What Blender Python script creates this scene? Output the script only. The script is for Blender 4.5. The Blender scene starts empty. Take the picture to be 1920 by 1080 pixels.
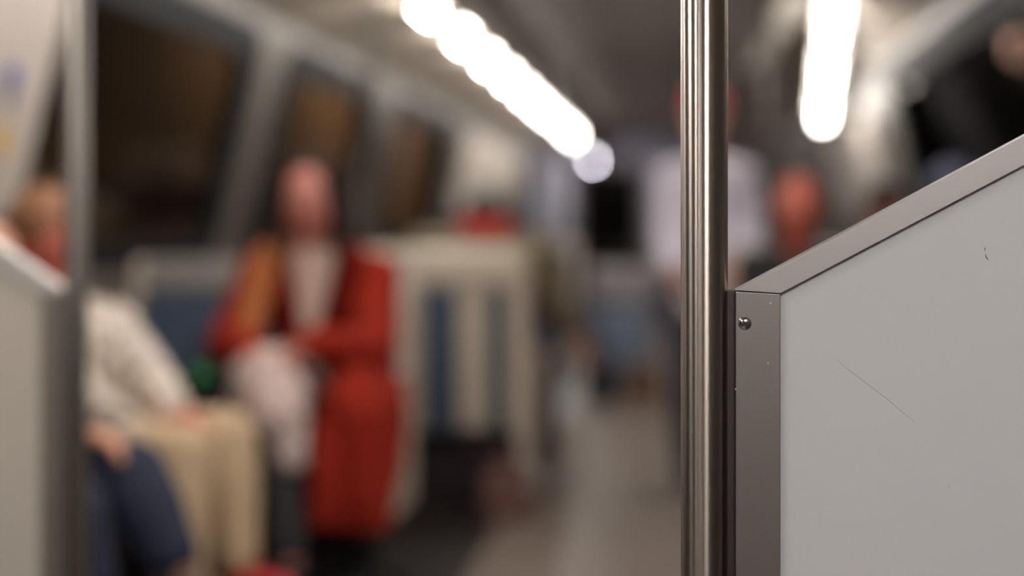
import bpy, bmesh, math, random
from mathutils import Vector, Matrix
random.seed(7)
PI = math.pi
sc = bpy.context.scene
COL = sc.collection

# ------------------------------------------------------------------ camera
FPX = 2667.0; VX, VY, CAMH = 1260.0, 415.0, 1.08
cam_d = bpy.data.cameras.new('camera'); cam = bpy.data.objects.new('camera', cam_d); COL.objects.link(cam)
cam.location = (0, 0, CAMH); cam.rotation_euler = (PI/2, 0, 0)
cam_d.sensor_width = 36; cam_d.lens = 36*FPX/1920
cam_d.shift_x = -(VX-960)/1920; cam_d.shift_y = -(540-VY)/1920
cam_d.clip_start = 0.05; cam_d.clip_end = 200
cam_d.dof.use_dof = True; cam_d.dof.focus_distance = 1.115; cam_d.dof.aperture_fstop = 1.42
sc.camera = cam
# ------------------------------------------------------------------ world, exposure
w = bpy.data.worlds.new('world'); sc.world = w; w.use_nodes = True
w.node_tree.nodes['Background'].inputs[0].default_value = (0.012, 0.012, 0.015, 1)
w.node_tree.nodes['Background'].inputs[1].default_value = 1.0
sc.view_settings.view_transform = 'Standard'; sc.view_settings.look = 'None'
sc.view_settings.gamma = 1.0; sc.view_settings.use_curve_mapping = False
sc.view_settings.exposure = 0.0
LAMP = 90.0          # emission of the fluorescent lenses
sc.cycles.use_denoising = True
sc.cycles.sample_clamp_indirect = 6.0
sc.cycles.max_bounces = 8
sc.cycles.caustics_reflective = False; sc.cycles.caustics_refractive = False

def P(px, py, d):
    return Vector(((px-VX)/FPX*d, d, CAMH+(VY-py)/FPX*d))

# ------------------------------------------------------------------ materials
def srgb(r, g, b):
    f = lambda c: (c/255/12.92) if c/255 <= 0.04045 else ((c/255+0.055)/1.055)**2.4
    return (f(r), f(g), f(b), 1)
def mat(name, col, rough=0.6, metal=0.0, noise=0.08, scale=12.0, bump=0.0, bscale=80.0, spec=0.5, stretch=(1,1,1), sheen=0.0):
    m = bpy.data.materials.new(name); m.use_nodes = True
    nt = m.node_tree; b = nt.nodes['Principled BSDF']
    b.inputs['Roughness'].default_value = rough; b.inputs['Metallic'].default_value = metal
    b.inputs['Specular IOR Level'].default_value = spec
    if sheen: b.inputs['Sheen Weight'].default_value = sheen
    tc = nt.nodes.new('ShaderNodeTexCoord'); mp = nt.nodes.new('ShaderNodeMapping')
    mp.inputs['Scale'].default_value = stretch
    nt.links.new(tc.outputs['Object'], mp.inputs[0])
    n = nt.nodes.new('ShaderNodeTexNoise'); n.inputs['Scale'].default_value = scale; n.inputs['Detail'].default_value = 4
    nt.links.new(mp.outputs[0], n.inputs['Vector'])
    mx = nt.nodes.new('ShaderNodeMix'); mx.data_type = 'RGBA'
    c = Vector(col[:3]); lo = [max(0, x*(1-noise)) for x in c]; hi = [min(1, x*(1+noise)) for x in c]
    mx.inputs[6].default_value = (*lo, 1); mx.inputs[7].default_value = (*hi, 1)
    nt.links.new(n.outputs['Fac'], mx.inputs[0]); nt.links.new(mx.outputs[2], b.inputs['Base Color'])
    if bump:
        n2 = nt.nodes.new('ShaderNodeTexNoise'); n2.inputs['Scale'].default_value = bscale
        nt.links.new(mp.outputs[0], n2.inputs['Vector'])
        bp = nt.nodes.new('ShaderNodeBump'); bp.inputs['Strength'].default_value = bump; bp.inputs['Distance'].default_value = 0.002
        nt.links.new(n2.outputs['Fac'], bp.inputs['Height']); nt.links.new(bp.outputs[0], b.inputs['Normal'])
    return m
def emis(name, col, strength):
    m = bpy.data.materials.new(name); m.use_nodes = True; b = m.node_tree.nodes['Principled BSDF']
    b.inputs['Base Color'].default_value = (0.8, 0.8, 0.8, 1)
    b.inputs['Emission Color'].default_value = (*col, 1); b.inputs['Emission Strength'].default_value = strength
    return m
def steel(name, col, rough, aniso, rot=0.0, bump=0.0, stretch=(70, 70, 500)):
    m = mat(name, col, rough, 1.0, noise=0.06, scale=3, bump=bump, bscale=2.0, stretch=stretch)
    b = m.node_tree.nodes['Principled BSDF']
    b.inputs['Anisotropic'].default_value = aniso; b.inputs['Anisotropic Rotation'].default_value = rot
    t = m.node_tree.nodes.new('ShaderNodeTangent'); t.direction_type = 'RADIAL'; t.axis = 'Z'
    m.node_tree.links.new(t.outputs[0], b.inputs['Tangent'])
    return m
def glass(name, tint, gl=0.05):
    m = bpy.data.materials.new(name); m.use_nodes = True; nt = m.node_tree; nt.nodes.clear()
    o = nt.nodes.new('ShaderNodeOutputMaterial'); mx = nt.nodes.new('ShaderNodeMixShader')
    t = nt.nodes.new('ShaderNodeBsdfTransparent'); t.inputs[0].default_value = (*tint, 1)
    g = nt.nodes.new('ShaderNodeBsdfGlossy'); g.inputs['Roughness'].default_value = 0.02
    f = nt.nodes.new('ShaderNodeFresnel'); f.inputs[0].default_value = 1.5
    k = nt.nodes.new('ShaderNodeMath'); k.operation = 'MULTIPLY'; k.inputs[1].default_value = 0.12
    nt.links.new(f.outputs[0], k.inputs[0]); nt.links.new(k.outputs[0], mx.inputs[0]); nt.links.new(t.outputs[0], mx.inputs[1]); nt.links.new(g.outputs[0], mx.inputs[2])
    nt.links.new(mx.outputs[0], o.inputs[0]); return m

M = dict(
 pole=steel('brushed_steel_tube', (0.50, 0.45, 0.41, 1), 0.31, 1.0, 0.25, bump=0.04),
 far_pole=steel('steel_stanchion', (0.24, 0.22, 0.205, 1), 0.48, 0.6, 0.25),
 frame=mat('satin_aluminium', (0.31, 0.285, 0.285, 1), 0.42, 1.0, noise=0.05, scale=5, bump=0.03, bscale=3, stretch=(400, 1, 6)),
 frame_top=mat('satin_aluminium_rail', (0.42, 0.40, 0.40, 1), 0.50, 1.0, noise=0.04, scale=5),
 frame_dark=mat('dark_aluminium_spacer', (0.07, 0.06, 0.06, 1), 0.5, 0.8),
 laminate=mat('pale_grey_laminate', srgb(208, 210, 214), 0.45, noise=0.02, scale=2.5, bump=0.02, bscale=500),
 laminate_warm=mat('warm_grey_laminate', srgb(214, 206, 196), 0.45, noise=0.03, scale=2.5),
 screw=mat('screw_steel', (0.55, 0.55, 0.56, 1), 0.16, 1.0, noise=0.05),
 recess=mat('screw_recess', (0.01, 0.01, 0.01, 1), 0.6),
 scuff=mat('scuff_mark', srgb(172, 170, 168), 0.6), scuff_dark=mat('dark_scuff', srgb(70, 66, 62), 0.6),
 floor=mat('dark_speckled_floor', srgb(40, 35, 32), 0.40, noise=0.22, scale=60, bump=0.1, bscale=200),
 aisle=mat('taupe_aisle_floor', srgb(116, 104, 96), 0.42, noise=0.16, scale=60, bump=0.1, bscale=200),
 wall=mat('beige_wall_panel', srgb(74, 67, 61), 0.5, noise=0.04, scale=3),
 wall_low=mat('brown_lower_wall', srgb(110, 98, 86), 0.6, noise=0.06),
 ceiling=mat('taupe_ceiling', srgb(106, 95, 91), 0.55, noise=0.05, scale=2),
 cove=mat('cream_cove', srgb(140, 129, 117), 0.5, noise=0.04, scale=3),
 endwall=mat('lavender_grey_bulkhead', srgb(150, 144, 150), 0.5, noise=0.03),
 whitepanel=mat('white_wall_panel', srgb(176, 167, 160), 0.4, noise=0.03),
 brightpanel=mat('bright_cream_panel', srgb(208, 197, 186), 0.4, noise=0.03),
 rail_grey=mat('grey_headrest', srgb(128, 124, 120), 0.5),
 rail_alu=mat('pale_aluminium_rail', (0.78, 0.74, 0.73, 1), 0.62, 0.8),
 frame_mid=mat('mid_aluminium', (0.44, 0.40, 0.37, 1), 0.5, 1.0),
 rubber=mat('black_gasket', srgb(6, 8, 12), 0.7, spec=0.15),
 tunnel=mat('brown_tunnel_concrete', srgb(96, 74, 52), 0.9, noise=0.6, scale=1.6),
 tunnel_dark=mat('dark_tunnel_concrete', srgb(24, 24, 26), 0.9, noise=0.5, scale=1.6),
 glass=glass('window_glass', (0.8, 0.76, 0.7)),
 lens=emis('fluorescent_lens', (1.0, 0.945, 0.88), LAMP),
 lens_side=emis('side_fluorescent_lens', (1.0, 0.945, 0.88), LAMP*0.38),
 lens_cool=emis('cool_fluorescent_lens', (0.90, 0.88, 1.0), 70.0),
 tray=mat('white_enamel_tray', srgb(215, 208, 196), 0.4),
 grille=mat('grey_grille', srgb(110, 100, 90), 0.5),
 shell=mat('cream_seat_shell', srgb(200, 186, 172), 0.42, noise=0.04),
 rail=mat('pale_headrest', srgb(206, 194, 176), 0.45, noise=0.04),
 blue=mat('slate_blue_upholstery', srgb(60, 74, 96), 0.8, noise=0.12, scale=30, bump=0.2),
 teal=mat('dark_teal_upholstery', srgb(52, 70, 76), 0.8, noise=0.12, scale=30),
 pedestal=mat('dark_maroon_base', srgb(34, 18, 24), 0.6),
 skin=mat('skin_pink', srgb(176, 110, 98), 0.5, noise=0.06, scale=20),
 skin_red=mat('skin_ruddy', srgb(178, 88, 68), 0.5, noise=0.08, scale=20),
 skin_tan=mat('skin_tan', srgb(196, 140, 112), 0.5, noise=0.06, scale=20),
 skin_brown=mat('skin_brown', srgb(118, 66, 56), 0.5, noise=0.06, scale=20),
 eye=mat('eye_white', srgb(225, 220, 215), 0.2), iris=mat('iris_dark', srgb(40, 26, 20), 0.2),
 lip=mat('lip', srgb(160, 70, 64), 0.5), lip_dark=mat('lip_dark', srgb(96, 44, 40), 0.5),
 hair_dark=mat('dark_brown_hair', srgb(30, 19, 15), 0.8, spec=0.2, noise=0.3, scale=60, stretch=(8, 8, 1)),
 hair_auburn=mat('auburn_hair', srgb(120, 78, 58), 0.5, noise=0.3, scale=60, stretch=(8, 8, 1)),
 hair_brown=mat('brown_hair', srgb(140, 96, 68), 0.6, noise=0.3, scale=60),
 hair_black=mat('black_hair', srgb(22, 18, 18), 0.5, noise=0.3, scale=60),
 red=mat('rust_red_wool', srgb(134, 36, 24), 0.95, noise=0.14, spec=0.12, scale=40, bump=0.3),
 red_dark=mat('dark_red_lapel', srgb(96, 18, 12), 0.95, spec=0.1, noise=0.12, scale=40),
 white_top=mat('cream_knit', srgb(196, 172, 160), 0.8, noise=0.05),
 mustard=mat('mustard_scarf', srgb(150, 84, 38), 0.85, noise=0.2, scale=40),
 black=mat('black_cloth', srgb(16, 17, 21), 0.8, noise=0.15), charcoal=mat('charcoal_cloth', srgb(34, 34, 38), 0.8, noise=0.15),
 khaki=mat('khaki_cotton', srgb(194, 169, 138), 0.85, noise=0.08, scale=12),
 denim=mat('blue_denim', srgb(30, 38, 60), 0.85, noise=0.25, scale=30),
 red_shoe=mat('red_canvas', srgb(170, 14, 24), 0.6), brown_leather=mat('brown_leather', srgb(78, 50, 40), 0.5),
 olive=mat('olive_tan_jacket', srgb(112, 100, 80), 0.85, noise=0.12, scale=14),
 maroon=mat('red_neckerchief', srgb(170, 36, 34), 0.8),
 lilac=mat('lilac_white_cotton', srgb(226, 219, 234), 0.8, noise=0.04),
 lilac_panel=mat('lilac_laminate', srgb(240, 238, 240), 0.5, noise=0.03),
 cap_red=mat('red_cap', srgb(190, 30, 44), 0.7), navy=mat('navy_wool', srgb(34, 36, 60), 0.8, noise=0.2),
 navy_trouser=mat('dark_navy_twill', srgb(38, 40, 56), 0.8, noise=0.15),
 suit_blue=mat('pale_blue_shell', srgb(116, 128, 150), 0.45), suit_grey=mat('pale_grey_shell', srgb(150, 145, 150), 0.45),
 ochre=mat('ochre_canvas', srgb(104, 72, 36), 0.8), purple=mat('dark_purple_nylon', srgb(58, 46, 66), 0.7),
 kraft=mat('pinkish_kraft_paper', srgb(104, 74, 66), 0.8), green=mat('green_plush', srgb(30, 150, 80), 0.7),
 sign_blue=mat('sign_blue', srgb(44, 60, 150), 0.5), sign_navy=mat('sign_navy', srgb(60, 64, 90), 0.5), sign_yellow=mat('sign_yellow', srgb(196, 160, 60), 0.5),
 tan_plastic=mat('tan_plastic', srgb(176, 138, 120), 0.5), strap=mat('grey_strap', srgb(60, 56, 54), 0.7),
)
def patterned(name, a, b, scale):
    m = mat(name, a, 0.8); nt = m.node_tree
    v = nt.nodes.new('ShaderNodeTexVoronoi'); v.inputs['Scale'].default_value = scale
    tc = nt.nodes.new('ShaderNodeTexCoord'); nt.links.new(tc.outputs['Object'], v.inputs['Vector'])
    r = nt.nodes.new('ShaderNodeValToRGB'); r.color_ramp.elements[0].position = 0.35; r.color_ramp.elements[1].position = 0.55
    r.color_ramp.elements[0].color = b; r.color_ramp.elements[1].color = a
    nt.links.new(v.outputs['Distance'], r.inputs[0]); nt.links.new(r.outputs[0], nt.nodes['Principled BSDF'].inputs['Base Color'])
    return m
M['shirt_pattern'] = patterned('cream_patterned_shirt', srgb(216, 204, 194), srgb(150, 136, 120), 26)
M['dress_pattern'] = patterned('white_patterned_dress', srgb(204, 180, 170), srgb(150, 142, 146), 40)

# ------------------------------------------------------------------ helpers
def link(name, me, m=None, parent=None, smooth=False):
    o = bpy.data.objects.new(name, me); COL.objects.link(o)
    if m: me.materials.append(m)
    if parent: o.parent = parent
    if smooth: me.polygons.foreach_set('use_smooth', [True]*len(me.polygons))
    return o
def root(name, loc, label, cat, group=None, rz=0):
    o = bpy.data.objects.new(name, None); COL.objects.link(o); o.location = loc; o.rotation_euler = (0, 0, rz)
    o.empty_display_size = 0.1
    o['label'] = label; o['category'] = cat
    if group: o['group'] = group
    return o
def tag(o, label, cat, group=None):
    o['label'] = label; o['category'] = cat
    if group: o['group'] = group
    return o
def struct(o): o['kind'] = 'structure'; return o
def bm_obj(name, bm, m, parent=None, smooth=False, bevel=0.0, seg=2):
    bmesh.ops.recalc_face_normals(bm, faces=bm.faces)
    me = bpy.data.meshes.new(name); bm.to_mesh(me); bm.free()
    o = link(name, me, m, parent, smooth)
    if bevel:
        b = o.modifiers.new('bevel', 'BEVEL'); b.width = bevel; b.segments = seg; b.limit_method = 'ANGLE'
    return o
def box(bm, lo, hi, mtx=None):
    r = bmesh.ops.create_cube(bm, size=1.0)
    lo, hi = Vector(lo), Vector(hi); c = (lo+hi)/2; s = hi-lo
    for v in r['verts']:
        v.co = Vector((v.co.x*s.x, v.co.y*s.y, v.co.z*s.z))+c
        if mtx: v.co = mtx @ v.co
    return r['verts']
def box_obj(name, lo, hi, m, parent=None, bevel=0.004, off=Vector((0, 0, 0))):
    bm = bmesh.new(); box(bm, Vector(lo)-off, Vector(hi)-off); return bm_obj(name, bm, m, parent, bevel=bevel)
def prism(bm, pts, axis, a, b):
    """polygon pts (2D) extruded along axis between a and b. axis x:(y,z) y:(x,z) z:(x,y)"""
    def mk(p, t):
        return {'x': (t, p[0], p[1]), 'y': (p[0], t, p[1]), 'z': (p[0], p[1], t)}[axis]
    va = [bm.verts.new(mk(p, a)) for p in pts]; vb = [bm.verts.new(mk(p, b)) for p in pts]
    bm.faces.new(va); bm.faces.new(vb[::-1]); n = len(pts)
    for i in range(n): bm.faces.new((va[i], va[(i+1) % n], vb[(i+1) % n], vb[i]))
def tube(bm, p0, p1, r0, r1=None, n=24):
    p0, p1 = Vector(p0), Vector(p1); r1 = r0 if r1 is None else r1
    d = (p1-p0); q = d.to_track_quat('Z', 'Y').to_matrix()
    a = []; b = []
    for i in range(n):
        t = 2*PI*i/n; u = q @ Vector((math.cos(t), math.sin(t), 0))
        a.append(bm.verts.new(p0+u*r0)); b.append(bm.verts.new(p1+u*r1))
    bm.faces.new(a[::-1]); bm.faces.new(b)
    for i in range(n): bm.faces.new((a[i], a[(i+1) % n], b[(i+1) % n], b[i]))
def path_tube(bm, pts, r, n=16):
    pts = [Vector(p) for p in pts]; rings = []; up = Vector((0, 0, 1))
    for i, p in enumerate(pts):
        d = (pts[min(i+1, len(pts)-1)]-pts[max(i-1, 0)]).normalized()
        s = d.cross(up); s = s.normalized() if s.length > 1e-3 else Vector((1, 0, 0)); t = s.cross(d)
        rings.append([bm.verts.new(p+(s*math.cos(2*PI*k/n)+t*math.sin(2*PI*k/n))*r) for k in range(n)])
    for a, b in zip(rings, rings[1:]):
        for k in range(n): bm.faces.new((a[k], a[(k+1) % n], b[(k+1) % n], b[k]))
    bm.faces.new(rings[0][::-1]); bm.faces.new(rings[-1])
def rrect(x0, y0, x1, y1, r, n=6):
    out = []
    for cx, cy, a in ((x1-r, y1-r, 0), (x0+r, y1-r, 90), (x0+r, y0+r, 180), (x1-r, y0+r, 270)):
        for k in range(n+1):
            t = math.radians(a+90*k/n); out.append((cx+r*math.cos(t), cy+r*math.sin(t)))
    return out
def plate(name, outer, holes, th, mtx, m, parent=None):
    """flat plate with holes, from a 2D curve; local z is the thickness"""
    cu = bpy.data.curves.new(name, 'CURVE'); cu.dimensions = '2D'; cu.fill_mode = 'BOTH'; cu.extrude = th/2
    for loop in [outer]+holes:
        s = cu.splines.new('POLY'); s.points.add(len(loop)-1); s.use_cyclic_u = True
        for p, q in zip(s.points, loop): p.co = (q[0], q[1], 0, 1)
    tmp = bpy.data.objects.new(name, cu); COL.objects.link(tmp)
    me = bpy.data.meshes.new_from_object(tmp.evaluated_get(bpy.context.evaluated_depsgraph_get()))
    bpy.data.objects.remove(tmp); bpy.data.curves.remove(cu)
    me.transform(mtx); me.name = name; me.materials.clear()
    return link(name, me, m, parent)

# ------------------------------------------------------------------ car body
Y0, Y1 = -3.6, 17.5
XL, XR = -1.80, 1.24; ZS, ZT = 0.95, 1.88; LEAN = 0.243
def wl(z): return XL+LEAN*max(0, z-ZS)
def wr(z): return XR-LEAN*max(0, z-ZS)
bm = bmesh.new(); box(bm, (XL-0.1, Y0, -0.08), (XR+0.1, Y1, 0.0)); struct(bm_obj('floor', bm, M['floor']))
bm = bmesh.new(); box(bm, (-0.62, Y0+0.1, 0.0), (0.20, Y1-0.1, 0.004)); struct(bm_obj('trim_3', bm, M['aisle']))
# ceiling: flat centre raised above the light coves
def sheet(name, prof, m, th=0.03):
    bm = bmesh.new(); up = [(x, z+th) for x, z in reversed(prof)]
    prism(bm, list(prof)+up, 'y', Y0, Y1); return struct(bm_obj(name, bm, m))
sheet('ceiling', [(-0.90, 2.02), (-0.74, 2.10), (-0.25, 2.13), (0.30, 2.10), (0.50, 2.02)], M['ceiling'])
sheet('trim_1', [(wl(ZT)-0.02, ZT), (-1.36, 1.965), (-0.90, 2.045)], M['cove'])
sheet('trim_2', [(wr(ZT)+0.02, ZT), (0.90, 1.95), (0.50, 2.045)], M['cove'])
# side walls; local x = Y, local y = distance up the lean
sl = math.atan(LEAN); L = (ZT-ZS)/math.cos(sl)
def wall_mtx(side):
    up = Vector((math.sin(sl)*side, 0, math.cos(sl))); ax = Vector((0, 1, 0)); nz = ax.cross(up)
    x = XL if side > 0 else XR
    mt = Matrix.Identity(4)
    for i in range(3): mt[i][0], mt[i][1], mt[i][2] = ax[i], up[i], nz[i]
    mt.translation = Vector((x, 0, ZS)); return mt
wins_l = [(-2.6, -0.9), (-0.6, 1.2), (1.9, 5.46), (5.92, 7.62), (8.30, 10.4)]
wins_r = [(-2.6, -0.9), (3.9, 6.75)]
def side_wall(name, side, wins, wi):
    mt = wall_mtx(side)
    holes = [rrect(a, -0.06 if False else 0.0+0.02, b, L-0.10, 0.12) for a, b in wins]
    o = plate(name, [(Y0, 0), (Y1, 0), (Y1, L), (Y0, L)], holes, 0.03, mt, M['wall'])
    bm = bmesh.new(); bm.from_mesh(o.data)
    x = XL if side > 0 else XR
    box(bm, (x-0.02, Y0, 0.0), (x+0.02, Y1, ZS+0.01)); bm.to_mesh(o.data); bm.free(); struct(o)
    for a, b in wins:
        fr = plate(f'window_{wi}', rrect(a-0.055, -0.025, b+0.055, L-0.055, 0.15), [rrect(a+0.09, 0.07, b-0.09, L-0.18, 0.12)], 0.05, mt, M['rubber'])
        struct(fr)
        plate('pane', rrect(a+0.01, 0.03, b-0.01, L-0.11, 0.10), [], 0.006, mt, M['glass'], fr)
        wi += 1
    return wi
wi = side_wall('wall_left', 1, wins_l, 1)
wi = side_wall('wall_right', -1, wins_r, wi)
bm = bmesh.new(); box(bm, (-3.1, Y0-2, -0.5), (-3.0, Y1+1, 3.2)); o = struct(bm_obj('wall_tunnel_left', bm, M['tunnel']))
bm = bmesh.new(); box(bm, (2.6, Y0-2, -0.5), (2.7, Y1+1, 3.2)); o = struct(bm_obj('wall_tunnel_right', bm, M['tunnel_dark']))
# tunnel cable runs outside the left windows
for k, (z, yy0, yy1) in enumerate([(1.32, 3.0, 12.0), (0.95, -2.0, 16.0)]):
    bm = bmesh.new(); path_tube(bm, [(-2.93, yy0+(yy1-yy0)*i/10, z+0.02*math.sin(i)) for i in range(11)], 0.035, 10)
    tag(bm_obj('tunnel_cable', bm, M['tunnel'], smooth=True), ['brown cable on the tunnel wall outside, upper run' , 'brown cable on the tunnel wall outside, lower run'][k], 'cable')
# end walls (profile of the car)
prof = [(XL, 0), (XR, 0), (XR, ZS), (wr(ZT), ZT), (0.90, 1.95), (0.50, 2.045), (0.30, 2.12), (-0.25, 2.15), (-0.74, 2.12), (-0.90, 2.045), (-1.36, 1.965), (wl(ZT), ZT), (XL, ZS)]
def xz(y): # local x->X, y->Z, z->-Y
    return Matrix(((1, 0, 0, 0), (0, 0, -1, y), (0, 1, 0, 0), (0, 0, 0, 1)))
DX0, DX1 = -1.24, -0.30
o = struct(plate('wall_back', prof, [[(DX0, 0.02), (DX1, 0.02), (DX1, 1.86), (DX0, 1.86)]], 0.05, xz(Y1), M['endwall']))
d1 = struct(plate('door_1', [(DX0, 0.02), (DX1, 0.02), (DX1, 1.86), (DX0, 1.86)], [rrect(-1.12, 0.57, -0.425, 1.70, 0.05)], 0.04, xz(Y1+0.01), M['ceiling']))
plate('gasket', rrect(-1.14, 0.55, -0.405, 1.72, 0.06), [rrect(-1.095, 0.595, -0.45, 1.675, 0.04)], 0.06, xz(Y1+0.01), M['rubber'], d1)
plate('pane', rrect(-1.11, 0.58, -0.43, 1.69, 0.05), [], 0.006, xz(Y1+0.01), M['glass'], d1)
bm = bmesh.new(); path_tube(bm, [(-0.355, Y1-0.02, 0.95), (-0.355, Y1-0.07, 0.96), (-0.355, Y1-0.07, 1.12), (-0.355, Y1-0.02, 1.13)], 0.01)
bm_obj('door_handle', bm, M['far_pole'], d1, smooth=True)
plate_end = plate('wall_tunnel_end', [(-3.2, -0.5), (2.8, -0.5), (2.8, 3.2), (-3.2, 3.2)], [], 0.05, xz(Y1+1.2), M['tunnel_dark']); struct(plate_end)
o = struct(plate('wall_front', prof, [], 0.05, xz(Y0), M['endwall']))
# pale panels on the walls
def wall_panel(y0, y1, z0, z1, side, label, m, th=0.02, r=0.08, name='wall_panel'):
    mt = wall_mtx(side); off = 0.028
    mt2 = mt @ Matrix.Translation((0, 0, off if side > 0 else -off))
    # local z of wall_mtx: ax x up
    o = plate(name, rrect(y0, (z0-ZS)/math.cos(sl), y1, (z1-ZS)/math.cos(sl), r), [], th, mt2, m)
    b = o.modifiers.new('bevel', 'BEVEL'); b.width = 0.006; b.segments = 2; b.limit_method = 'ANGLE'
    return tag(o, label, 'panel')
def nrm(side):
    mt = wall_mtx(side); return Vector((mt[0][2], mt[1][2], mt[2][2]))
# make sure panels sit on the inside of the wall
def inner_panel(y0, y1, z0, z1, side, label, m, **k):
    o = wall_panel(y0, y1, z0, z1, side, label, m, **k)
    n = nrm(side); inward = 1 if n.x*side > 0 else -1
    base = 0.028*(1 if side > 0 else -1)
    if inward*base < 0 or True:
        shift = n*(inward*0.028-base)
        o.data.transform(Matrix.Translation(shift))
    return o
near = inner_panel(1.7, 3.74, 1.10, 1.82, 1, 'white panel with blue and yellow sign on left wall near camera', M['whitepanel'], r=0.10, name='sign_panel')
inner_panel(11.1, 15.0, 1.12, 1.78, 1, 'bright cream panel high on the far left wall', M['brightpanel'])
inner_panel(7.6, 9.6, 1.12, 1.66, -1, 'bright cream panel on right wall behind the bald man', M['whitepanel'])
o = plate('cabinet_panel', rrect(-1.66, 0.45, -1.27, 1.86, 0.03), [], 0.03, xz(Y1-0.045), M['lilac_panel']); tag(o, 'tall lilac white cabinet panel left of the end door', 'panel')
o = plate('cabinet_panel', rrect(-0.24, 0.30, 0.34, 1.80, 0.03), [], 0.03, xz(Y1-0.045), M['lilac_panel']); tag(o, 'tall lilac white cabinet panel right of the end door', 'panel')
# sign shapes on the near white panel
mt = wall_mtx(1); n = nrm(1); n = n if n.x > 0 else -n
def sticker(nm, pts, m):
    # pts given as photo pixels, cast onto the leaning panel plane
    vs = []
    for px, py in pts:
        d0 = P(px, py, 1.0)-Vector((0, 0, CAMH)); p0 = Vector((XL, 0, ZS))+n*0.041
        t = (p0-Vector((0, 0, CAMH))).dot(n)/d0.dot(n); vs.append(Vector((0, 0, CAMH))+d0*t)
    bm = bmesh.new(); a = [bm.verts.new(v) for v in vs]; b = [bm.verts.new(v+n*0.002) for v in vs]
    bm.faces.new(a); bm.faces.new(b[::-1]); k = len(a)
    for i in range(k): bm.faces.new((a[i], a[(i+1) % k], b[(i+1) % k], b[i]))
    return bm_obj(nm, bm, m, near)
def arc(cx, cy, rx, ry, n=14): return [(cx+rx*math.cos(2*PI*i/n), cy+ry*math.sin(2*PI*i/n)) for i in range(n)]
sticker('sign_mark', arc(24, 138, 13, 18), M['sign_blue'])['label'] = 'blue sign mark'
sticker('sign_mark', [(17, 158), (31, 154), (24, 196), (8, 204)], M['sign_navy'])['label'] = 'greyish blue sign mark'
sticker('sign_mark', arc(4, 262, 12, 36), M['sign_yellow'])['label'] = 'yellow sign mark'

# ------------------------------------------------------------------ ceiling lights
ord_ = ['first', 'second', 'third', 'fourth', 'fifth', 'sixth', 'seventh', 'eighth', 'ninth', 'tenth']
def light(p0, p1, label, group, cool=False, lens='lens'):
    p0, p1 = Vector(p0), Vector(p1); d = (p1-p0).normalized(); s = d.cross(Vector((0, 0, 1))).normalized(); u = s.cross(d)
    t = root('ceiling_light', p0, label, 'light', group)
    mt = Matrix((( s.x, d.x, u.x, 0), (s.y, d.y, u.y, 0), (s.z, d.z, u.z, 0), (0, 0, 0, 1))); ln = (p1-p0).length
    bm = bmesh.new(); box(bm, (-0.055, 0, 0.0), (0.055, ln, 0.03), mt); bm_obj('housing', bm, M['tray'], t, bevel=0.004)
    bm = bmesh.new(); pts = [(0.028*math.cos(2*PI*k/20), -0.034+0.028*math.sin(2*PI*k/20)) for k in range(20)]
    prism(bm, pts, 'y', 0.03, ln-0.03)
    for v in bm.verts: v.co = mt @ v.co
    bm_obj('lens', bm, M['lens_cool'] if cool else M[lens], t)
    for y in (0.0, ln-0.03):
        bm = bmesh.new(); box(bm, (-0.03, y, -0.066), (0.03, y+0.03, 0.0), mt); bm_obj('end_cap', bm, M['tray'], t, bevel=0.004)
    return t
LX, LZ = -1.02, 1.995
vis = 0
for k in range(-9, 10):
    y = 5.65+k*0.96
    if k < 0: lab = 'warm fluorescent lamp of the left row above or behind the camera, out of frame'
    elif vis < 10: lab = f'{ord_[vis]} glowing lamp of the left ceiling row counting from the camera'; vis += 1
    else: lab = ['eleventh', 'twelfth', 'last warm'][min(2, vis-10)]+' glowing lamp of the left ceiling row counting from the camera'; vis += 1
    light((LX, y, LZ), (LX, y+0.42, LZ), lab, 'left ceiling lamps')
light((-0.955, 16.6, 1.84), (-0.955, 17.1, 1.84), 'small cool white lamp above the far end door', 'left ceiling lamps', cool=True)
# right row: runs down the outer cove towards the far wall
A = P(1567, -20, 5.7); B = P(1541, 224, 8.3)
for i in range(3):
    a = A.lerp(B, i/3+0.0); b = A.lerp(B, (i+1)/3-0.03)
    light(a, a.lerp(b, 0.96), ['nearest', 'middle', 'farthest'][i]+' of three glowing lamps along the right ceiling', 'right ceiling lamps', lens='lens_side')
for y in (-0.85, 2.1, 3.1, 4.1):
    light((0.60, y, LZ), (0.60, y+0.46, LZ), 'fluorescent lamp of right ceiling row above the partition, out of frame' if y > 0 else 'fluorescent lamp of right ceiling row behind the camera, out of frame', 'right ceiling lamps')
for y in (-0.70, -1.45):  # unseen lamps added to brighten the partition and streak the pole
    light((0.10, y, 2.02), (0.56, y, 2.0), 'crosswise added fill lamp behind the camera, out of frame', 'added fill lamps')
    light((0.60, y-0.5, LZ), (0.60, y-0.04, LZ), 'short added fill lamp behind the camera, out of frame', 'added fill lamps')

# unseen area lights added outside to brighten the brown tunnel wall
for yy, en in ((1.5, 6), (5.5, 6), (9.5, 14), (12.5, 32), (16.0, 45)):
    ld = bpy.data.lights.new('tunnel_fill', 'AREA'); ld.energy = en; ld.size = 0.5; ld.color = (1.0, 0.80, 0.60)
    lo = bpy.data.objects.new('tunnel_fill', ld); COL.objects.link(lo); lo.location = (-2.2, yy, 2.9); lo.rotation_euler = (0, math.radians(35), 0)
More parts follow.
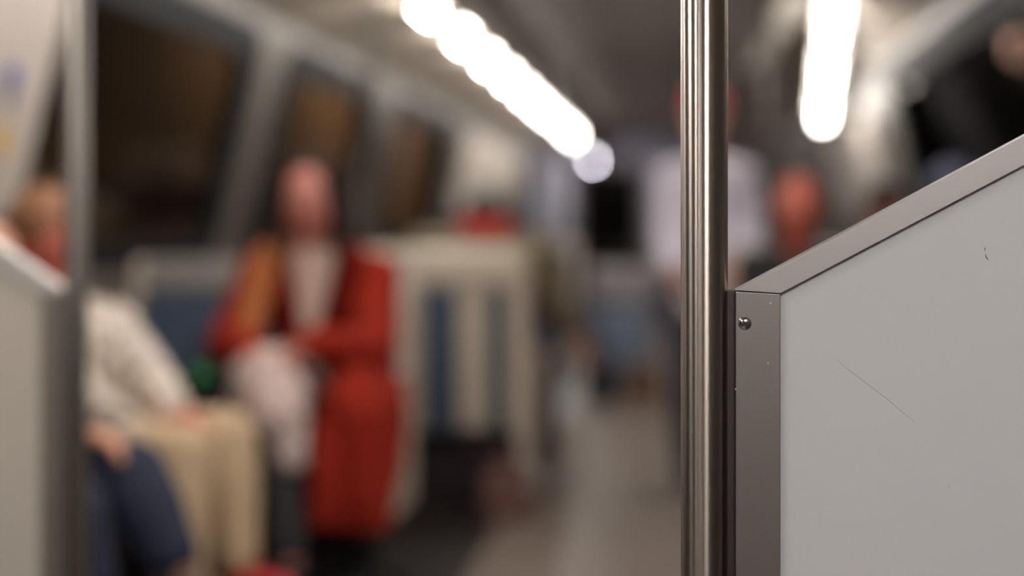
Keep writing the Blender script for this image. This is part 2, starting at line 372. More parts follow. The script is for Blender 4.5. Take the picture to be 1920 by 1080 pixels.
# louvre grille beside the right lamps
g = root('air_grille', (0.465, 5.6, 2.0), 'cream louvred air grille beside the right ceiling lamps', 'grille')
bm = bmesh.new(); box(bm, (0, 0, 0), (0.02, 3.2, 0.03)); box(bm, (0.10, 0, 0), (0.12, 3.2, 0.03)); bm_obj('frame', bm, M['tray'], g)
for i in range(22):
    bm = bmesh.new(); box(bm, (0.015, 0.05+i*0.145, 0.0), (0.105, 0.09+i*0.145, 0.02)); bm_obj('louvre', bm, M['tray'], g)

# ------------------------------------------------------------------ poles
def cyl_pole(x, y, z0, z1, r, m, label, name='grab_pole', n=96):
    t = root(name, (x, y, z0), label, 'pole')
    bm = bmesh.new(); tube(bm, (0, 0, 0), (0, 0, z1-z0), r, n=n); o = bm_obj('pole', bm, m, t, smooth=True)
    for p in o.data.polygons:
        if len(p.vertices) > 4: p.use_smooth = False
    bm = bmesh.new(); tube(bm, (0, 0, z1-z0-0.03), (0, 0, z1-z0), r*1.9, n=32); bm_obj('flange', bm, m, t, bevel=0.003)
    bm = bmesh.new(); tube(bm, (0, 0, 0), (0, 0, 0.02), r*1.7, n=32); bm_obj('flange', bm, m, t, bevel=0.003)
    return t
FD = 1.125; S = FD/FPX
cyl_pole((1320.5-VX)*S, FD, 0, 2.09, 44.3*S, M['pole'], 'brushed steel pole in sharp focus beside the grey partition', n=160)
cyl_pole((143-VX)/FPX*2.25, 2.25, 0, 1.99, 0.0185, M['far_pole'], 'blurred steel pole beside the left partition')
cyl_pole((703-VX)/FPX*4.75, 4.75, 0.99, 2.0, 0.019, M['far_pole'], 'grey pole rising from seat behind the woman in red')
cyl_pole((1440-VX)/FPX*5.46, 5.46, 0.99, 2.1, 0.016, M['far_pole'], 'thin grey pole rising above the bald man')
cyl_pole((1040-VX)/FPX*8.4, 8.4, 0.99, 2.03, 0.019, M['far_pole'], 'distant pole rising from the far seat')

# ------------------------------------------------------------------ partitions
def partition(Y, s, V, mirror, lab, ptsd, m_panel, right=True):
    """V(px,py)->(x,z) in the plane of the partition"""
    t = root('partition', (ptsd['post'][0][0], Y, 0.0), lab, 'partition')
    ox = ptsd['post'][0][0]
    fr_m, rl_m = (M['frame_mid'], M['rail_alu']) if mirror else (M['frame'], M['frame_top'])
    def poly(nm, pts, y0, y1, m, bev=0.0006):
        bm = bmesh.new(); prism(bm, [(x-ox, z) for x, z in pts], 'y', y0, y1)
        return bm_obj(nm, bm, m, t, bevel=bev)
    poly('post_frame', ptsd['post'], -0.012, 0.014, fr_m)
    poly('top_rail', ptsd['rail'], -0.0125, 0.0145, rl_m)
    poly('panel', ptsd['panel'], -0.006, 0.008, m_panel, 0.0)
    poly('spacer', ptsd['spacer'], -0.004, 0.006, M['frame_dark'])
    return t, poly
V = lambda px, py: ((px-VX)*S, CAMH+(VY-py)*S)
sl_o = (543-253)/(1920-1378); sl_i = (549-308)/(1920-1462)
XE = 3150
ro = lambda px: 543-(px-1378)*sl_o; ri = lambda px: 549-(px-1462)*sl_i
XW = 3700
post = [V(1378, 545), V(1461, 550), (V(1461, 0)[0], 0.06), (V(1378, 0)[0], 0.06)]
rail = [V(1378, 543.4), V(2500, ro(2500)), V(XW, ro(2500)), V(XW, ri(2500)), V(2500, ri(2500)), V(1461.5, 549.2)]
panel = [V(1456, 548), V(2500, ri(2500)-8), V(XW-20, ri(2500)-8), (V(XW-20, 0)[0], 0.10), (V(1456, 0)[0], 0.10)]
spacer = [V(1362, 544), V(1380, 544), (V(1380, 0)[0], 0.08), (V(1362, 0)[0], 0.08)]
part, poly = partition(1.125, S, V, False, 'pale grey laminate partition with satin metal frame in sharp focus', dict(post=post, rail=rail, panel=panel, spacer=spacer), M['laminate'])
ox = post[0][0]
bm = bmesh.new(); box(bm, (V(1378, 0)[0]-ox, -0.012, 0.02), (V(XW, 0)[0]-ox, 0.014, 0.10)); bm_obj('bottom_rail', bm, M['frame'], part, bevel=0.001)
bm = bmesh.new(); tube(bm, (V(1420, 0)[0]-ox, 0, 0), (V(1420, 0)[0]-ox, 0, 0.03), 0.012); tube(bm, (0.9, 0, 0), (0.9, 0, 0.03), 0.012); bm_obj('foot', bm, M['frame'], part)
# dished phillips screw
sx, sz = V(1395, 604.5); R = 11.6*S
def dome(cx, cz, y, R, h):
    bm = bmesh.new(); rings = []; N = 32; K = 10
    for k in range(K+1):
        a = (PI/2)*k/K; rr = R*math.cos(a); yy = y-h*math.sin(a)
        rings.append([bm.verts.new((cx+rr*math.cos(2*PI*i/N), yy, cz+rr*math.sin(2*PI*i/N))) for i in range(N)] if k < K else None)
    tip = bm.verts.new((cx, y-h, cz))
    for k in range(K-1):
        for i in range(N): bm.faces.new((rings[k][i], rings[k][(i+1) % N], rings[k+1][(i+1) % N], rings[k+1][i]))
    for i in range(N): bm.faces.new((rings[K-1][i], rings[K-1][(i+1) % N], tip))
    bm.faces.new(rings[0][::-1]); return bm
scr = bm_obj('screw', dome(sx-ox, sz, -0.012, R, 0.0021), M['screw'], part, smooth=True); scr['label'] = 'shiny cross head screw'
bm = bmesh.new(); c = Vector((sx-ox, -0.0144, sz)); ang = math.radians(32)
prof_ = []
for k in range(16):
    t = 2*PI*k/16+ang; rr = [0.0031, 0.0024, 0.0011, 0.0024][k % 4]; prof_.append((c.x+rr*math.cos(t), c.z+rr*math.sin(t)))
prism(bm, prof_, 'y', -0.01425, -0.0128); bm_obj('cross_recess', bm, M['recess'], scr)
bm = bmesh.new()
N = 40
for (r1_, r2_, y1_) in ((R*1.0, R*1.13, -0.01215),):
    a = [bm.verts.new((sx-ox+r1_*math.cos(2*PI*i/N), y1_, sz+r1_*math.sin(2*PI*i/N))) for i in range(N)]
    b = [bm.verts.new((sx-ox+r2_*math.cos(2*PI*i/N), -0.0118, sz+r2_*math.sin(2*PI*i/N))) for i in range(N)]
    for i in range(N): bm.faces.new((a[i], a[(i+1) % N], b[(i+1) % N], b[i]))
bm_obj('countersink', bm, M['screw'], scr, smooth=True)
# scratches and scuffs on the laminate
def scratch(nm, pts, w, m):
    bm = bmesh.new(); prev = None
    for i, (px, py) in enumerate(pts):
        x, z = V(px, py); ww = w*S*(0.3 if i in (0, len(pts)-1) else 1)
        a = bm.verts.new((x-ox-ww*0.5, -0.00615, z-ww*0.6)); b = bm.verts.new((x-ox+ww*0.5, -0.00615, z+ww*0.6))
        if prev: bm.faces.new((prev[0], prev[1], b, a))
        prev = (a, b)
    o = bm_obj(nm, bm, m, part); return o
scratch('scratch', [(1566, 672), (1592, 694), (1625, 719), (1662, 747), (1690, 771), (1716, 792)], 0.9, M['scuff'])['label'] = 'long faint diagonal scratch'
scratch('scuff_mark', [(1846, 459), (1843, 465), (1844, 471)], 1.6, M['scuff_dark'])
scratch('scuff_mark', [(1844, 476), (1846, 482), (1850, 488)], 1.6, M['scuff_dark'])
scratch('scuff_mark', [(1775, 906), (1777, 912)], 3, M['scuff'])
for (px, py) in ((1443, 567), (1438, 678), (1378, 726)):
    x, z = V(px, py); bm = bmesh.new(); tube(bm, (x-ox, -0.0124, z), (x-ox, -0.0118, z), 0.0007, n=10); bm_obj('paint_fleck', bm, M['tray'], part)
# left partition, twice as far
S2 = 2.25/FPX; V2 = lambda px, py: ((px-VX)*S2, CAMH+(VY-py)*S2)
k_ = (545-465)/(125-10)
post = [V2(128, 546), (V2(128, 0)[0], 0.06), (V2(82, 0)[0], 0.06), V2(82, 552)]
rail = [V2(128, 545), V2(128-520, 545-520*k_), V2(-420, 545-548*k_), V2(-420, 585-548*k_), V2(82, 553)]
panel = [V2(88, 552), (V2(88, 0)[0], 0.10), (V2(-410, 0)[0], 0.10), V2(-410, 575-548*k_)]
spacer = [V2(138, 548), V2(126, 548), (V2(126, 0)[0], 0.08), (V2(138, 0)[0], 0.08)]
part2, _ = partition(2.25, S2, V2, True, 'blurred beige partition at far left with pale sloping rail', dict(post=post, rail=rail, panel=panel, spacer=spacer), M['laminate_warm'])
bm = bmesh.new(); box(bm, (V2(-420, 0)[0]-post[0][0], -0.012, 0.0), (0, 0.014, 0.10)); bm_obj('bottom_rail', bm, M['frame'], part2, bevel=0.001)

# ------------------------------------------------------------------ seats
def seat(x0, x1, y, ang, n, label, ztop=0.98, deep=0.62, group='double seats', rail='rail_grey'):
    """local: x across, y=0 is the rear face of the back, +y forward"""
    W = x1-x0
    t = root('train_seat', (0, 0, 0), label, 'seat', group)
    t.location = (x0 if ang == 0 else x1, y, 0) if ang in (0, PI) else (x0, y, 0); t.rotation_euler = (0, 0, ang)
    # side shells: L profile
    f = deep
    profS = [(0.02, 0.17), (0.0, 0.50), (-0.02, ztop-0.03), (0.0, ztop), (0.05, ztop), (0.10, ztop-0.12), (0.14, 0.62), (f*0.8, 0.55), (f, 0.46), (f, 0.38), (f*0.72, 0.20), (f*0.6, 0.17)]
    bm = bmesh.new(); prism(bm, profS, 'x', 0.0, 0.035); bm_obj('side_shell', bm, M['shell'], t, bevel=0.012, seg=3)
    bm = bmesh.new(); prism(bm, profS, 'x', W-0.035, W); bm_obj('side_shell', bm, M['shell'], t, bevel=0.012, seg=3)
    profB = [(0.02, 0.30), (-0.015, ztop-0.05), (0.035, ztop-0.05), (0.09, 0.42), (f-0.03, 0.38), (f-0.03, 0.34), (0.09, 0.28)]
    bm = bmesh.new(); prism(bm, profB, 'x', 0.03, W-0.03); bm_obj('shell', bm, M['shell'], t, bevel=0.01)
    w = (W-0.07)/n
    for i in range(n):
        a = 0.035+i*w+0.004; b = 0.035+(i+1)*w-0.004
        bm = bmesh.new(); prism(bm, [(0.035, ztop-0.11), (0.12, 0.44), (0.17, 0.46), (0.10, ztop-0.11)], 'x', a, b); bm_obj('backrest', bm, M['blue'], t, bevel=0.02, seg=3)
        bm = bmesh.new(); prism(bm, [(0.10, 0.385), (f-0.01, 0.375), (f-0.01, 0.435), (0.12, 0.45)], 'x', a, b); bm_obj('seat_cushion', bm, M['blue'], t, bevel=0.018, seg=3)
        bm = bmesh.new(); prism(bm, [(-0.028, ztop-0.13), (-0.03, ztop-0.01), (0.0, ztop+0.005), (0.06, ztop), (0.095, ztop-0.10)], 'x', a, b); bm_obj('headrest', bm, M[rail], t, bevel=0.014, seg=3)
        for f0, f1, mm in ((0.20, 0.50, 'blue'), (0.76, 0.93, 'teal')):
            bm = bmesh.new(); prism(bm, [(0.005, 0.30), (-0.024, ztop-0.15), (0.0, ztop-0.15), (0.02, 0.30)], 'x', a+(b-a)*f0, a+(b-a)*f1); bm_obj('rear_panel', bm, M[mm], t, bevel=0.006)
    bm = bmesh.new(); box(bm, (0.10, 0.08, 0.0), (W-0.10, f*0.62, 0.30)); bm_obj('pedestal', bm, M['pedestal'], t, bevel=0.01)
    return t
seat(-1.745, -0.84, 4.66, PI, 2, 'blue and cream double seat holding the woman in red', ztop=0.955)
seat(-1.50, -0.545, 5.32, 0, 2, 'cream backed double seat turned away beneath the olive jacket', deep=0.80, rail='rail')
seat(-1.49, -0.55, 8.35, PI, 2, 'distant blue double seat holding a purple backpack')
seat(0.22, 1.18, 5.62, PI, 2, 'right hand double seat holding the bald man', group='double seats')
seat(0.60, 1.18, 4.58, PI, 1, 'single right hand seat under the navy hat, behind the partition', group='double seats')
def side_bench(y0, y1):
    t = root('side_bench', (-1.68, y0, 0), 'long low side bench along left wall under the khaki trousers', 'bench')
    L_ = y1-y0
    bm = bmesh.new(); box(bm, (0, 0, 0.30), (0.42, L_, 0.385)); bm_obj('shell', bm, M['pedestal'], t, bevel=0.02)
    n = 3
    for i in range(n):
        bm = bmesh.new(); box(bm, (0.06, i*L_/n+0.01, 0.385), (0.45, (i+1)*L_/n-0.01, 0.44)); bm_obj('seat_cushion', bm, M['blue'], t, bevel=0.02, seg=3)
        bm = bmesh.new(); prism(bm, [(0.0, i*L_/n+0.01), (0.06, i*L_/n+0.01), (0.06, (i+1)*L_/n-0.01), (0.0, (i+1)*L_/n-0.01)], 'z', 0.44, 0.72); bm_obj('backrest', bm, M['blue'], t, bevel=0.02, seg=3)
    bm = bmesh.new(); box(bm, (0.0, 0.05, 0.0), (0.30, L_-0.05, 0.30)); bm_obj('pedestal', bm, M['pedestal'], t)
    return t
side_bench(2.35, 3.72)

# ------------------------------------------------------------------ people
def ell(bm, c, rad, rot=None, n=20):
    r = bmesh.ops.create_uvsphere(bm, u_segments=n, v_segments=max(8, n*2//3), radius=1.0)
    for v in r['verts']:
        p = Vector((v.co.x*rad[0], v.co.y*rad[1], v.co.z*rad[2]))
        v.co = (rot @ p if rot else p)+Vector(c)
def cap(bm, p0, r0, p1, r1, n=16):
    p0, p1 = Vector(p0), Vector(p1)
    ell(bm, p0, (r0,)*3, n=n); ell(bm, p1, (r1,)*3, n=n); tube(bm, p0, p1, r0, r1, n=n)
def fuse(name, bm, m, parent, off, voxel=0.008, smooth=3):
    for v in bm.verts: v.co -= off
    me = bpy.data.meshes.new(name); bm.to_mesh(me); bm.free()
    o = bpy.data.objects.new(name, me); COL.objects.link(o)
    r = o.modifiers.new('r', 'REMESH'); r.mode = 'VOXEL'; r.voxel_size = voxel; r.use_smooth_shade = True
    s = o.modifiers.new('s', 'SMOOTH'); s.factor = 0.5; s.iterations = smooth
    me2 = bpy.data.meshes.new_from_object(o.evaluated_get(bpy.context.evaluated_depsgraph_get()))
    bpy.data.objects.remove(o); me2.name = name; me2.materials.clear()
    return link(name, me2, m, parent, smooth=True)
def frame3(f, u=Vector((0, 0, 1))):
    f = Vector(f).normalized(); r = f.cross(u).normalized(); u2 = r.cross(f)
    return Matrix(((r.x, f.x, u2.x), (r.y, f.y, u2.y), (r.z, f.z, u2.z)))
def head_prims(bm, c, Rm, s=1.0):
    q = lambda x, y, z: Vector(c)+Rm @ Vector((x, y, z))*s
    E = lambda p, rad: ell(bm, q(*p), [a*s for a in rad], Rm)
    E((0, -0.012, 0.028), (0.074, 0.092, 0.086))
    E((0, 0.022, -0.03), (0.060, 0.066, 0.080))
    E((0, 0.045, -0.088), (0.034, 0.034, 0.026))
    for sx in (-1, 1):
        E((sx*0.040, 0.045, -0.028), (0.022, 0.030, 0.026)); E((sx*0.048, 0.01, -0.07), (0.018, 0.04, 0.025))
        E((sx*0.076, -0.012, -0.008), (0.010, 0.020, 0.032))
        cap(bm, q(sx*0.012, 0.082, 0.022), 0.009*s, q(sx*0.044, 0.068, 0.022), 0.008*s)
    cap(bm, q(0, 0.084, 0.014), 0.008*s, q(0, 0.103, -0.028), 0.0115*s)
    for sx in (-1, 1): E((sx*0.010, 0.094, -0.031), (0.008, 0.010, 0.007))
def hand_prims(bm, w, d, n, th, s=1.0, curl=0.5):
    """w wrist, d pointing direction, n palm normal, th direction of the thumb side"""
    d = Vector(d).normalized(); n = Vector(n); n = (n-d*n.dot(d)).normalized(); t = Vector(th); t = (t-d*t.dot(d)-n*t.dot(n)).normalized(); w = Vector(w)
    Rm = Matrix(((t.x, d.x, n.x), (t.y, d.y, n.y), (t.z, d.z, n.z)))
    ell(bm, w+d*0.048*s, (0.040*s, 0.050*s, 0.015*s), Rm); ell(bm, w+d*0.08*s, (0.037*s, 0.018*s, 0.012*s), Rm)
    for o_, ln, c_ in ((0.029, 0.072, 0), (0.010, 0.080, 0.08), (-0.009, 0.074, 0.12), (-0.027, 0.058, 0.2)):
        p = w+d*0.086*s+t*o_*s; a = 0.15+curl*0.3; r = 0.0088*s
        for k, fr in enumerate((0.45, 0.31, 0.24)):
            a += curl*(0.55+c_); v = (d*math.cos(a)+n*math.sin(a)+t*o_*0.6); q = p+v*ln*fr*s
            cap(bm, p, r, q, r*0.9, n=10); p = q; r *= 0.9
    p = w+d*0.022*s+t*0.030*s; v = (d*0.62+t*0.62+n*0.35).normalized(); q = p+v*0.042*s; cap(bm, p, 0.012*s, q, 0.0105*s, n=10)
    v = (d*0.85+t*0.2+n*0.4).normalized(); cap(bm, q, 0.0105*s, q+v*0.032*s, 0.009*s, n=10)
def torso(bm, J, e=0.0, s=1.0, low=True):
    pel, ch, nk = Vector(J['pelvis']), Vector(J['chest']), Vector(J['neck'])
    shl, shr = Vector(J['shl']), Vector(J['shr']); ax = (shr-shl).normalized(); up = (ch-pel).normalized(); fw = up.cross(ax).normalized()
    Rm = Matrix(((ax.x, fw.x, up.x), (ax.y, fw.y, up.y), (ax.z, fw.z, up.z)))
    hw = (shr-shl).length/2
    ell(bm, pel+up*0.03, (0.165*s+e, 0.115*s+e, 0.11*s+e), Rm)
    ell(bm, pel.lerp(ch, 0.5), (0.14*s+e, 0.10*s+e, 0.16*s+e), Rm)
    ell(bm, ch, (hw*0.86+e, 0.112*s+e, 0.15*s+e), Rm)
    cap(bm, shl, 0.055*s+e, ch+up*0.07*s, 0.07*s+e); cap(bm, shr, 0.055*s+e, ch+up*0.07*s, 0.07*s+e)
def arm(bm, J, k, e=0.0, s=1.0, wr=0.94):
    sh, el, wr_ = Vector(J['sh'+k]), Vector(J['el'+k]), Vector(J['wr'+k])
    cap(bm, sh, 0.050*s+e, el, 0.038*s+e); cap(bm, el, 0.039*s+e, el.lerp(wr_, wr), 0.026*s+e)
def leg(bm, J, k, e=0.0, s=1.0, an=0.95):
    hp, kn, an_ = Vector(J['hp'+k]), Vector(J['kn'+k]), Vector(J['an'+k])
    cap(bm, hp, 0.085*s+e, kn, 0.056*s+e)
    q = kn.lerp(an_, 0.35); cap(bm, kn, 0.055*s+e, q, 0.054*s+e); cap(bm, q, 0.054*s+e, kn.lerp(an_, an), 0.036*s+e)
def foot_dir(J, k): return Vector(J.get('ft'+k, (0, -1, -0.15))).normalized()
def person(label, J, face, skin, s=1.0, lip='lip', hands=None, upper=None, lower=None, shoe=None, vox=0.0065, loc=None, e_up=0.014, e_low=0.014, cat='person', ankle=0.95, wrist=0.94, group=None):
    pel = Vector(J['pelvis']); base = Vector(loc) if loc else Vector((pel.x, pel.y, 0.0))
    t = root('person', base, label, cat, group)
    Rm = frame3(face); c = Vector(J['head'])
    bm = bmesh.new(); head_prims(bm, c, Rm, s)
    cap(bm, Vector(J['neck'])+Vector((0, 0, -0.03)), 0.052*s, c+Rm @ Vector((0, -0.015, -0.05))*s, 0.050*s)
    torso(bm, J, 0, s)
    for k in 'lr':
        arm(bm, J, k, 0, s, 1.0); leg(bm, J, k, 0, s, 1.0)
        an = Vector(J['an'+k]); fd = foot_dir(J, k)
        cap(bm, an+Vector((0, 0, -0.03))*s, 0.034*s, an+fd*0.13*s+Vector((0, 0, -0.045))*s, 0.026*s)
        h = (hands or {}).get(k)
        el, wr_ = Vector(J['el'+k]), Vector(J['wr'+k])
        if h: hand_prims(bm, wr_, h[0], h[1], h[2], s, h[3] if len(h) > 3 else 0.5)
        else: hand_prims(bm, wr_, wr_-el, (0, 0, -1), (1 if k == 'l' else -1, -0.2, 0), s)
    fuse('body', bm, skin, t, base, vox, 3)
    q = lambda x, y, z: c+Rm @ Vector((x, y, z))*s-base
    for sx in (-1, 1):
        bm = bmesh.new(); ell(bm, q(sx*0.029, 0.076, 0.002), (0.0120*s, 0.010*s, 0.0062*s), Rm, 14); e = bm_obj('eye', bm, M['eye'], t, smooth=True)
        bm = bmesh.new(); ell(bm, q(sx*0.029, 0.0845, 0.002), (0.0055*s, 0.0030*s, 0.0052*s), Rm, 12); bm_obj('iris', bm, M['iris'], e, smooth=True)
    bm = bmesh.new(); ell(bm, q(0, 0.078, -0.054), (0.023*s, 0.012*s, 0.0050*s), Rm, 16); ell(bm, q(0, 0.077, -0.062), (0.019*s, 0.012*s, 0.0055*s), Rm, 16); bm_obj('lips', bm, M[lip], t, smooth=True)
    if upper:
        bm = bmesh.new(); torso(bm, J, e_up, s)
        for k in 'lr': arm(bm, J, k, e_up, s, wrist)
        fuse(upper[0], bm, upper[1], t, base, 0.010, 4)
    if lower:
        bm = bmesh.new(); torso_low(bm, J, e_low, s)
        for k in 'lr': leg(bm, J, k, e_low, s, ankle)
        fuse(lower[0], bm, lower[1], t, base, 0.010, 4)
    if shoe:
        for k in 'lr':
            bm = bmesh.new(); an = Vector(J['an'+k]); fd = foot_dir(J, k); dn = Vector((0, 0, -1))
            cap(bm, an+dn*0.035*s-fd*0.02*s, 0.046*s, an+fd*0.15*s+dn*0.045*s, 0.036*s)
            ell(bm, an+fd*0.15*s+dn*0.045*s, (0.042*s, 0.042*s, 0.032*s))
            fuse('shoe', bm, shoe, t, base, 0.008, 3)
    return t, base, Rm, c
def torso_low(bm, J, e, s):
    pel, ch = Vector(J['pelvis']), Vector(J['chest']); up = (ch-pel).normalized(); ax = (Vector(J['hpr'])-Vector(J['hpl'])).normalized(); fw = up.cross(ax).normalized()
    Rm = Matrix(((ax.x, fw.x, up.x), (ax.y, fw.y, up.y), (ax.z, fw.z, up.z)))
    ell(bm, pel+up*0.02, (0.165*s+e, 0.115*s+e, 0.11*s+e), Rm)
def hair(t, base, Rm, c, m, s=1.0, style='short', name='hair', back=0.0):
    q = lambda x, y, z: c+Rm @ Vector((x, y, z))*s
    bm = bmesh.new()
    if style in ('short', 'long'):
        ell(bm, q(0, -0.022-back, 0.045-back*0.4), (0.084*s, 0.096*s, 0.086*s), Rm); ell(bm, q(0, -0.05, -0.01), (0.078*s, 0.062*s, 0.08*s), Rm)
    if style == 'long':
        for sx in (-1, 1):
            for k in range(5):
                a = q(sx*(0.052+0.007*k), 0.035-0.02*k, 0.06-0.01*k); b = q(sx*(0.090+0.004*k), 0.015-0.02*k, -0.07); d_ = q(sx*(0.092+0.009*k), 0.05-0.022*k, -0.20-0.012*k)
                cap(bm, a, 0.020*s, b, 0.020*s, 10); cap(bm, b, 0.020*s, d_, 0.013*s, 10)
    if style == 'fringe':
        for k in range(13):
            a = math.radians(190+160*k/12); p = q(0.076*math.cos(a), 0.088*math.sin(a)-0.012, 0.0-0.02); ell(bm, p, (0.013*s, 0.013*s, 0.032*s), Rm, 10)
    if style == 'cap':
        ell(bm, q(0, -0.014, 0.050), (0.086*s, 0.104*s, 0.082*s), Rm); ell(bm, q(0, 0.09, 0.052), (0.060*s, 0.055*s, 0.010*s), Rm)
    if style == 'beanie':
        ell(bm, q(0, -0.014, 0.052), (0.084*s, 0.102*s, 0.086*s), Rm); ell(bm, q(0, -0.014, 0.03), (0.088*s, 0.106*s, 0.028*s), Rm)
    return fuse(name, bm, m, t, base, 0.007, 2)

# --- woman in the red coat
J = dict(head=(-1.058, 4.14, 1.150), neck=(-1.052, 4.19, 0.99), chest=(-1.045, 4.27, 0.84), pelvis=(-1.02, 4.36, 0.555),
 shl=(-1.200, 4.20, 0.915), shr=(-0.885, 4.20, 0.905), ell=(-1.265, 4.05, 0.72), elr=(-0.845, 4.05, 0.715), wrl=(-1.145, 3.83, 0.735), wrr=(-0.985, 3.86, 0.745),
 hpl=(-1.11, 4.32, 0.53), hpr=(-0.93, 4.32, 0.53), knl=(-1.10, 3.84, 0.655), knr=(-0.875, 3.88, 0.53), anl=(-0.975, 3.62, 0.22), anr=(-0.87, 4.02, 0.10),
 ftl=(0.1, -1, -0.5), ftr=(0, -1, -0.1))
t, b, Rm, c = person('seated woman in long rust red coat with dark hair and crossed legs', J, (0.12, -1, -0.06), M['skin'],
   hands=dict(l=((1, -0.15, -0.15), (0, 0.2, -1), (0, -1, 0.2), 0.5), r=((-1, -0.2, -0.2), (0, 0.2, -1), (0, -1, 0.2), 0.6)), lower=('leggings', M['black']), shoe=M['black'])
hair(t, b, Rm, c, M['hair_dark'], style='long', back=0.006)
off = b
# coat: torso, sleeves, collar, skirt
bm = bmesh.new(); J2 = dict(J)
torso(bm, J2, 0.032)
for k in 'lr': arm(bm, J2, k, 0.026, 1.0, 0.93)
cap(bm, (-0.93, 4.32, 0.53), 0.125, (-0.865, 3.90, 0.575), 0.10); cap(bm, (-1.10, 4.32, 0.53), 0.12, (-1.14, 4.05, 0.55), 0.085)
fuse('coat', bm, M['red'], t, off, 0.010, 5)
# coat skirt falling from the knee: a thick folded sheet
bm = bmesh.new()
NX, NZ = 22, 16
def skirt(u, v):
    x = -0.975+0.215*u-0.02*v*(1-u)+0.012*v; yy = 3.775+0.16*(1-v)**3*1.0-0.02*math.sin(u*9.0)*v-0.10*math.sin(u*PI)*0.4; z = 0.635-0.375*v-0.05*(u-0.5)**2
    if v < 0.15: yy += (0.15-v)*0.9
    return Vector((x, yy+0.05*u, z+0.01*math.sin(u*7)))-off
g_ = [[bm.verts.new(skirt(i/NX, j/NZ)) for i in range(NX+1)] for j in range(NZ+1)]
for j in range(NZ):
    for i in range(NX): bm.faces.new((g_[j][i], g_[j][i+1], g_[j+1][i+1], g_[j+1][i]))
o = bm_obj('coat_skirt', bm, M['red'], t, smooth=True); md = o.modifiers.new('s', 'SOLIDIFY'); md.thickness = 0.016; md.offset = -1
# side fall of the skirt, on the aisle side
bm = bmesh.new(); cap(bm, (-0.80, 4.05, 0.55), 0.05, (-0.79, 3.88, 0.40), 0.055); cap(bm, (-0.80, 4.05, 0.50), 0.05, (-0.80, 3.86, 0.33), 0.05); cap(bm, (-0.84, 3.85, 0.55), 0.075, (-0.83, 3.82, 0.33), 0.06)
fuse('coat_side', bm, M['red'], t, off, 0.010, 6)
# lapels
for sx, xx in ((-1, -1.135), (1, -0.975)):
    bm = bmesh.new()
    for k in range(9):
        f = k/8; p = Vector((-1.045+sx*(0.125-0.095*f), 4.105-0.005*k*0.4+0.01, 0.985-0.26*f)); ell(bm, p, (0.036-0.012*f, 0.022, 0.034))
    fuse('lapel', bm, M['red_dark'], t, off, 0.008, 4)
bm = bmesh.new()
for k in range(8):
    f = k/7; ell(bm, (-1.045, 4.135-0.004*k, 0.975-0.20*f), (0.074-0.045*f, 0.022, 0.03))
fuse('top', bm, M['white_top'], t, off, 0.008, 4)['label'] = 'cream knit top in the open collar'
bm = bmesh.new()
cap(bm, (-1.170, 4.12, 0.985), 0.040, (-1.190, 4.06, 0.86), 0.042); cap(bm, (-1.190, 4.06, 0.86), 0.042, (-1.195, 3.985, 0.74), 0.040); cap(bm, (-1.12, 4.2, 1.0), 0.034, (-1.165, 4.12, 0.985), 0.036)
fuse('scarf', bm, M['mustard'], t, off, 0.009, 4)
bm = bmesh.new()
cap(bm, (-1.08, 4.12, 0.60), 0.085, (-1.09, 3.84, 0.665), 0.084); cap(bm, (-1.11, 3.83, 0.66), 0.080, (-1.03, 3.73, 0.56), 0.062); cap(bm, (-1.03, 3.80, 0.62), 0.06, (-0.99, 3.70, 0.46), 0.04); cap(bm, (-1.13, 3.84, 0.64), 0.06, (-1.19, 3.86, 0.57), 0.03)
fuse('dress', bm, M['dress_pattern'], t, off, 0.010, 5)['label'] = 'white patterned dress over the crossed knee'

# --- youngster in khaki trousers
D = 3.45; q = lambda px, py, d=D: P(px, py, d)
J = dict(head=q(88, 445), neck=q(118, 545), chest=(-1.45, 3.46, 0.745), pelvis=(-1.46, 3.45, 0.535),
 shl=(-1.44, 3.32, 0.80), shr=(-1.42, 3.58, 0.81), ell=(-1.36, 3.24, 0.67), elr=(-1.30, 3.55, 0.68), wrl=(-1.27, 3.30, 0.60), wrr=(-1.22, 3.46, 0.62),
 hpl=(-1.44, 3.36, 0.53), hpr=(-1.44, 3.53, 0.53), knl=(-1.13, 3.28, 0.545), knr=(-1.10, 3.52, 0.545), anl=(-1.11, 3.22, 0.24), anr=(-1.06, 3.46, 0.25), ftl=(1, -0.2, -0.2), ftr=(1, -0.2, -0.2))
t, b, Rm, c = person('seated youngster in patterned cream shirt and khaki trousers behind left pole', J, (0.75, -0.65, -0.12), M['skin_red'], s=0.86,
   hands=dict(l=((1, 0.1, -0.25), (0, 0.1, -1), (0, 1, 0), 0.4), r=((0.9, -0.5, -0.2), (0, 0, -1), (0, -1, 0), 0.4)), upper=('shirt', M['shirt_pattern']), lower=('trousers', M['khaki']), shoe=M['red_shoe'], e_up=0.028, e_low=0.024)
hair(t, b, Rm, c, M['hair_brown'], s=0.97)

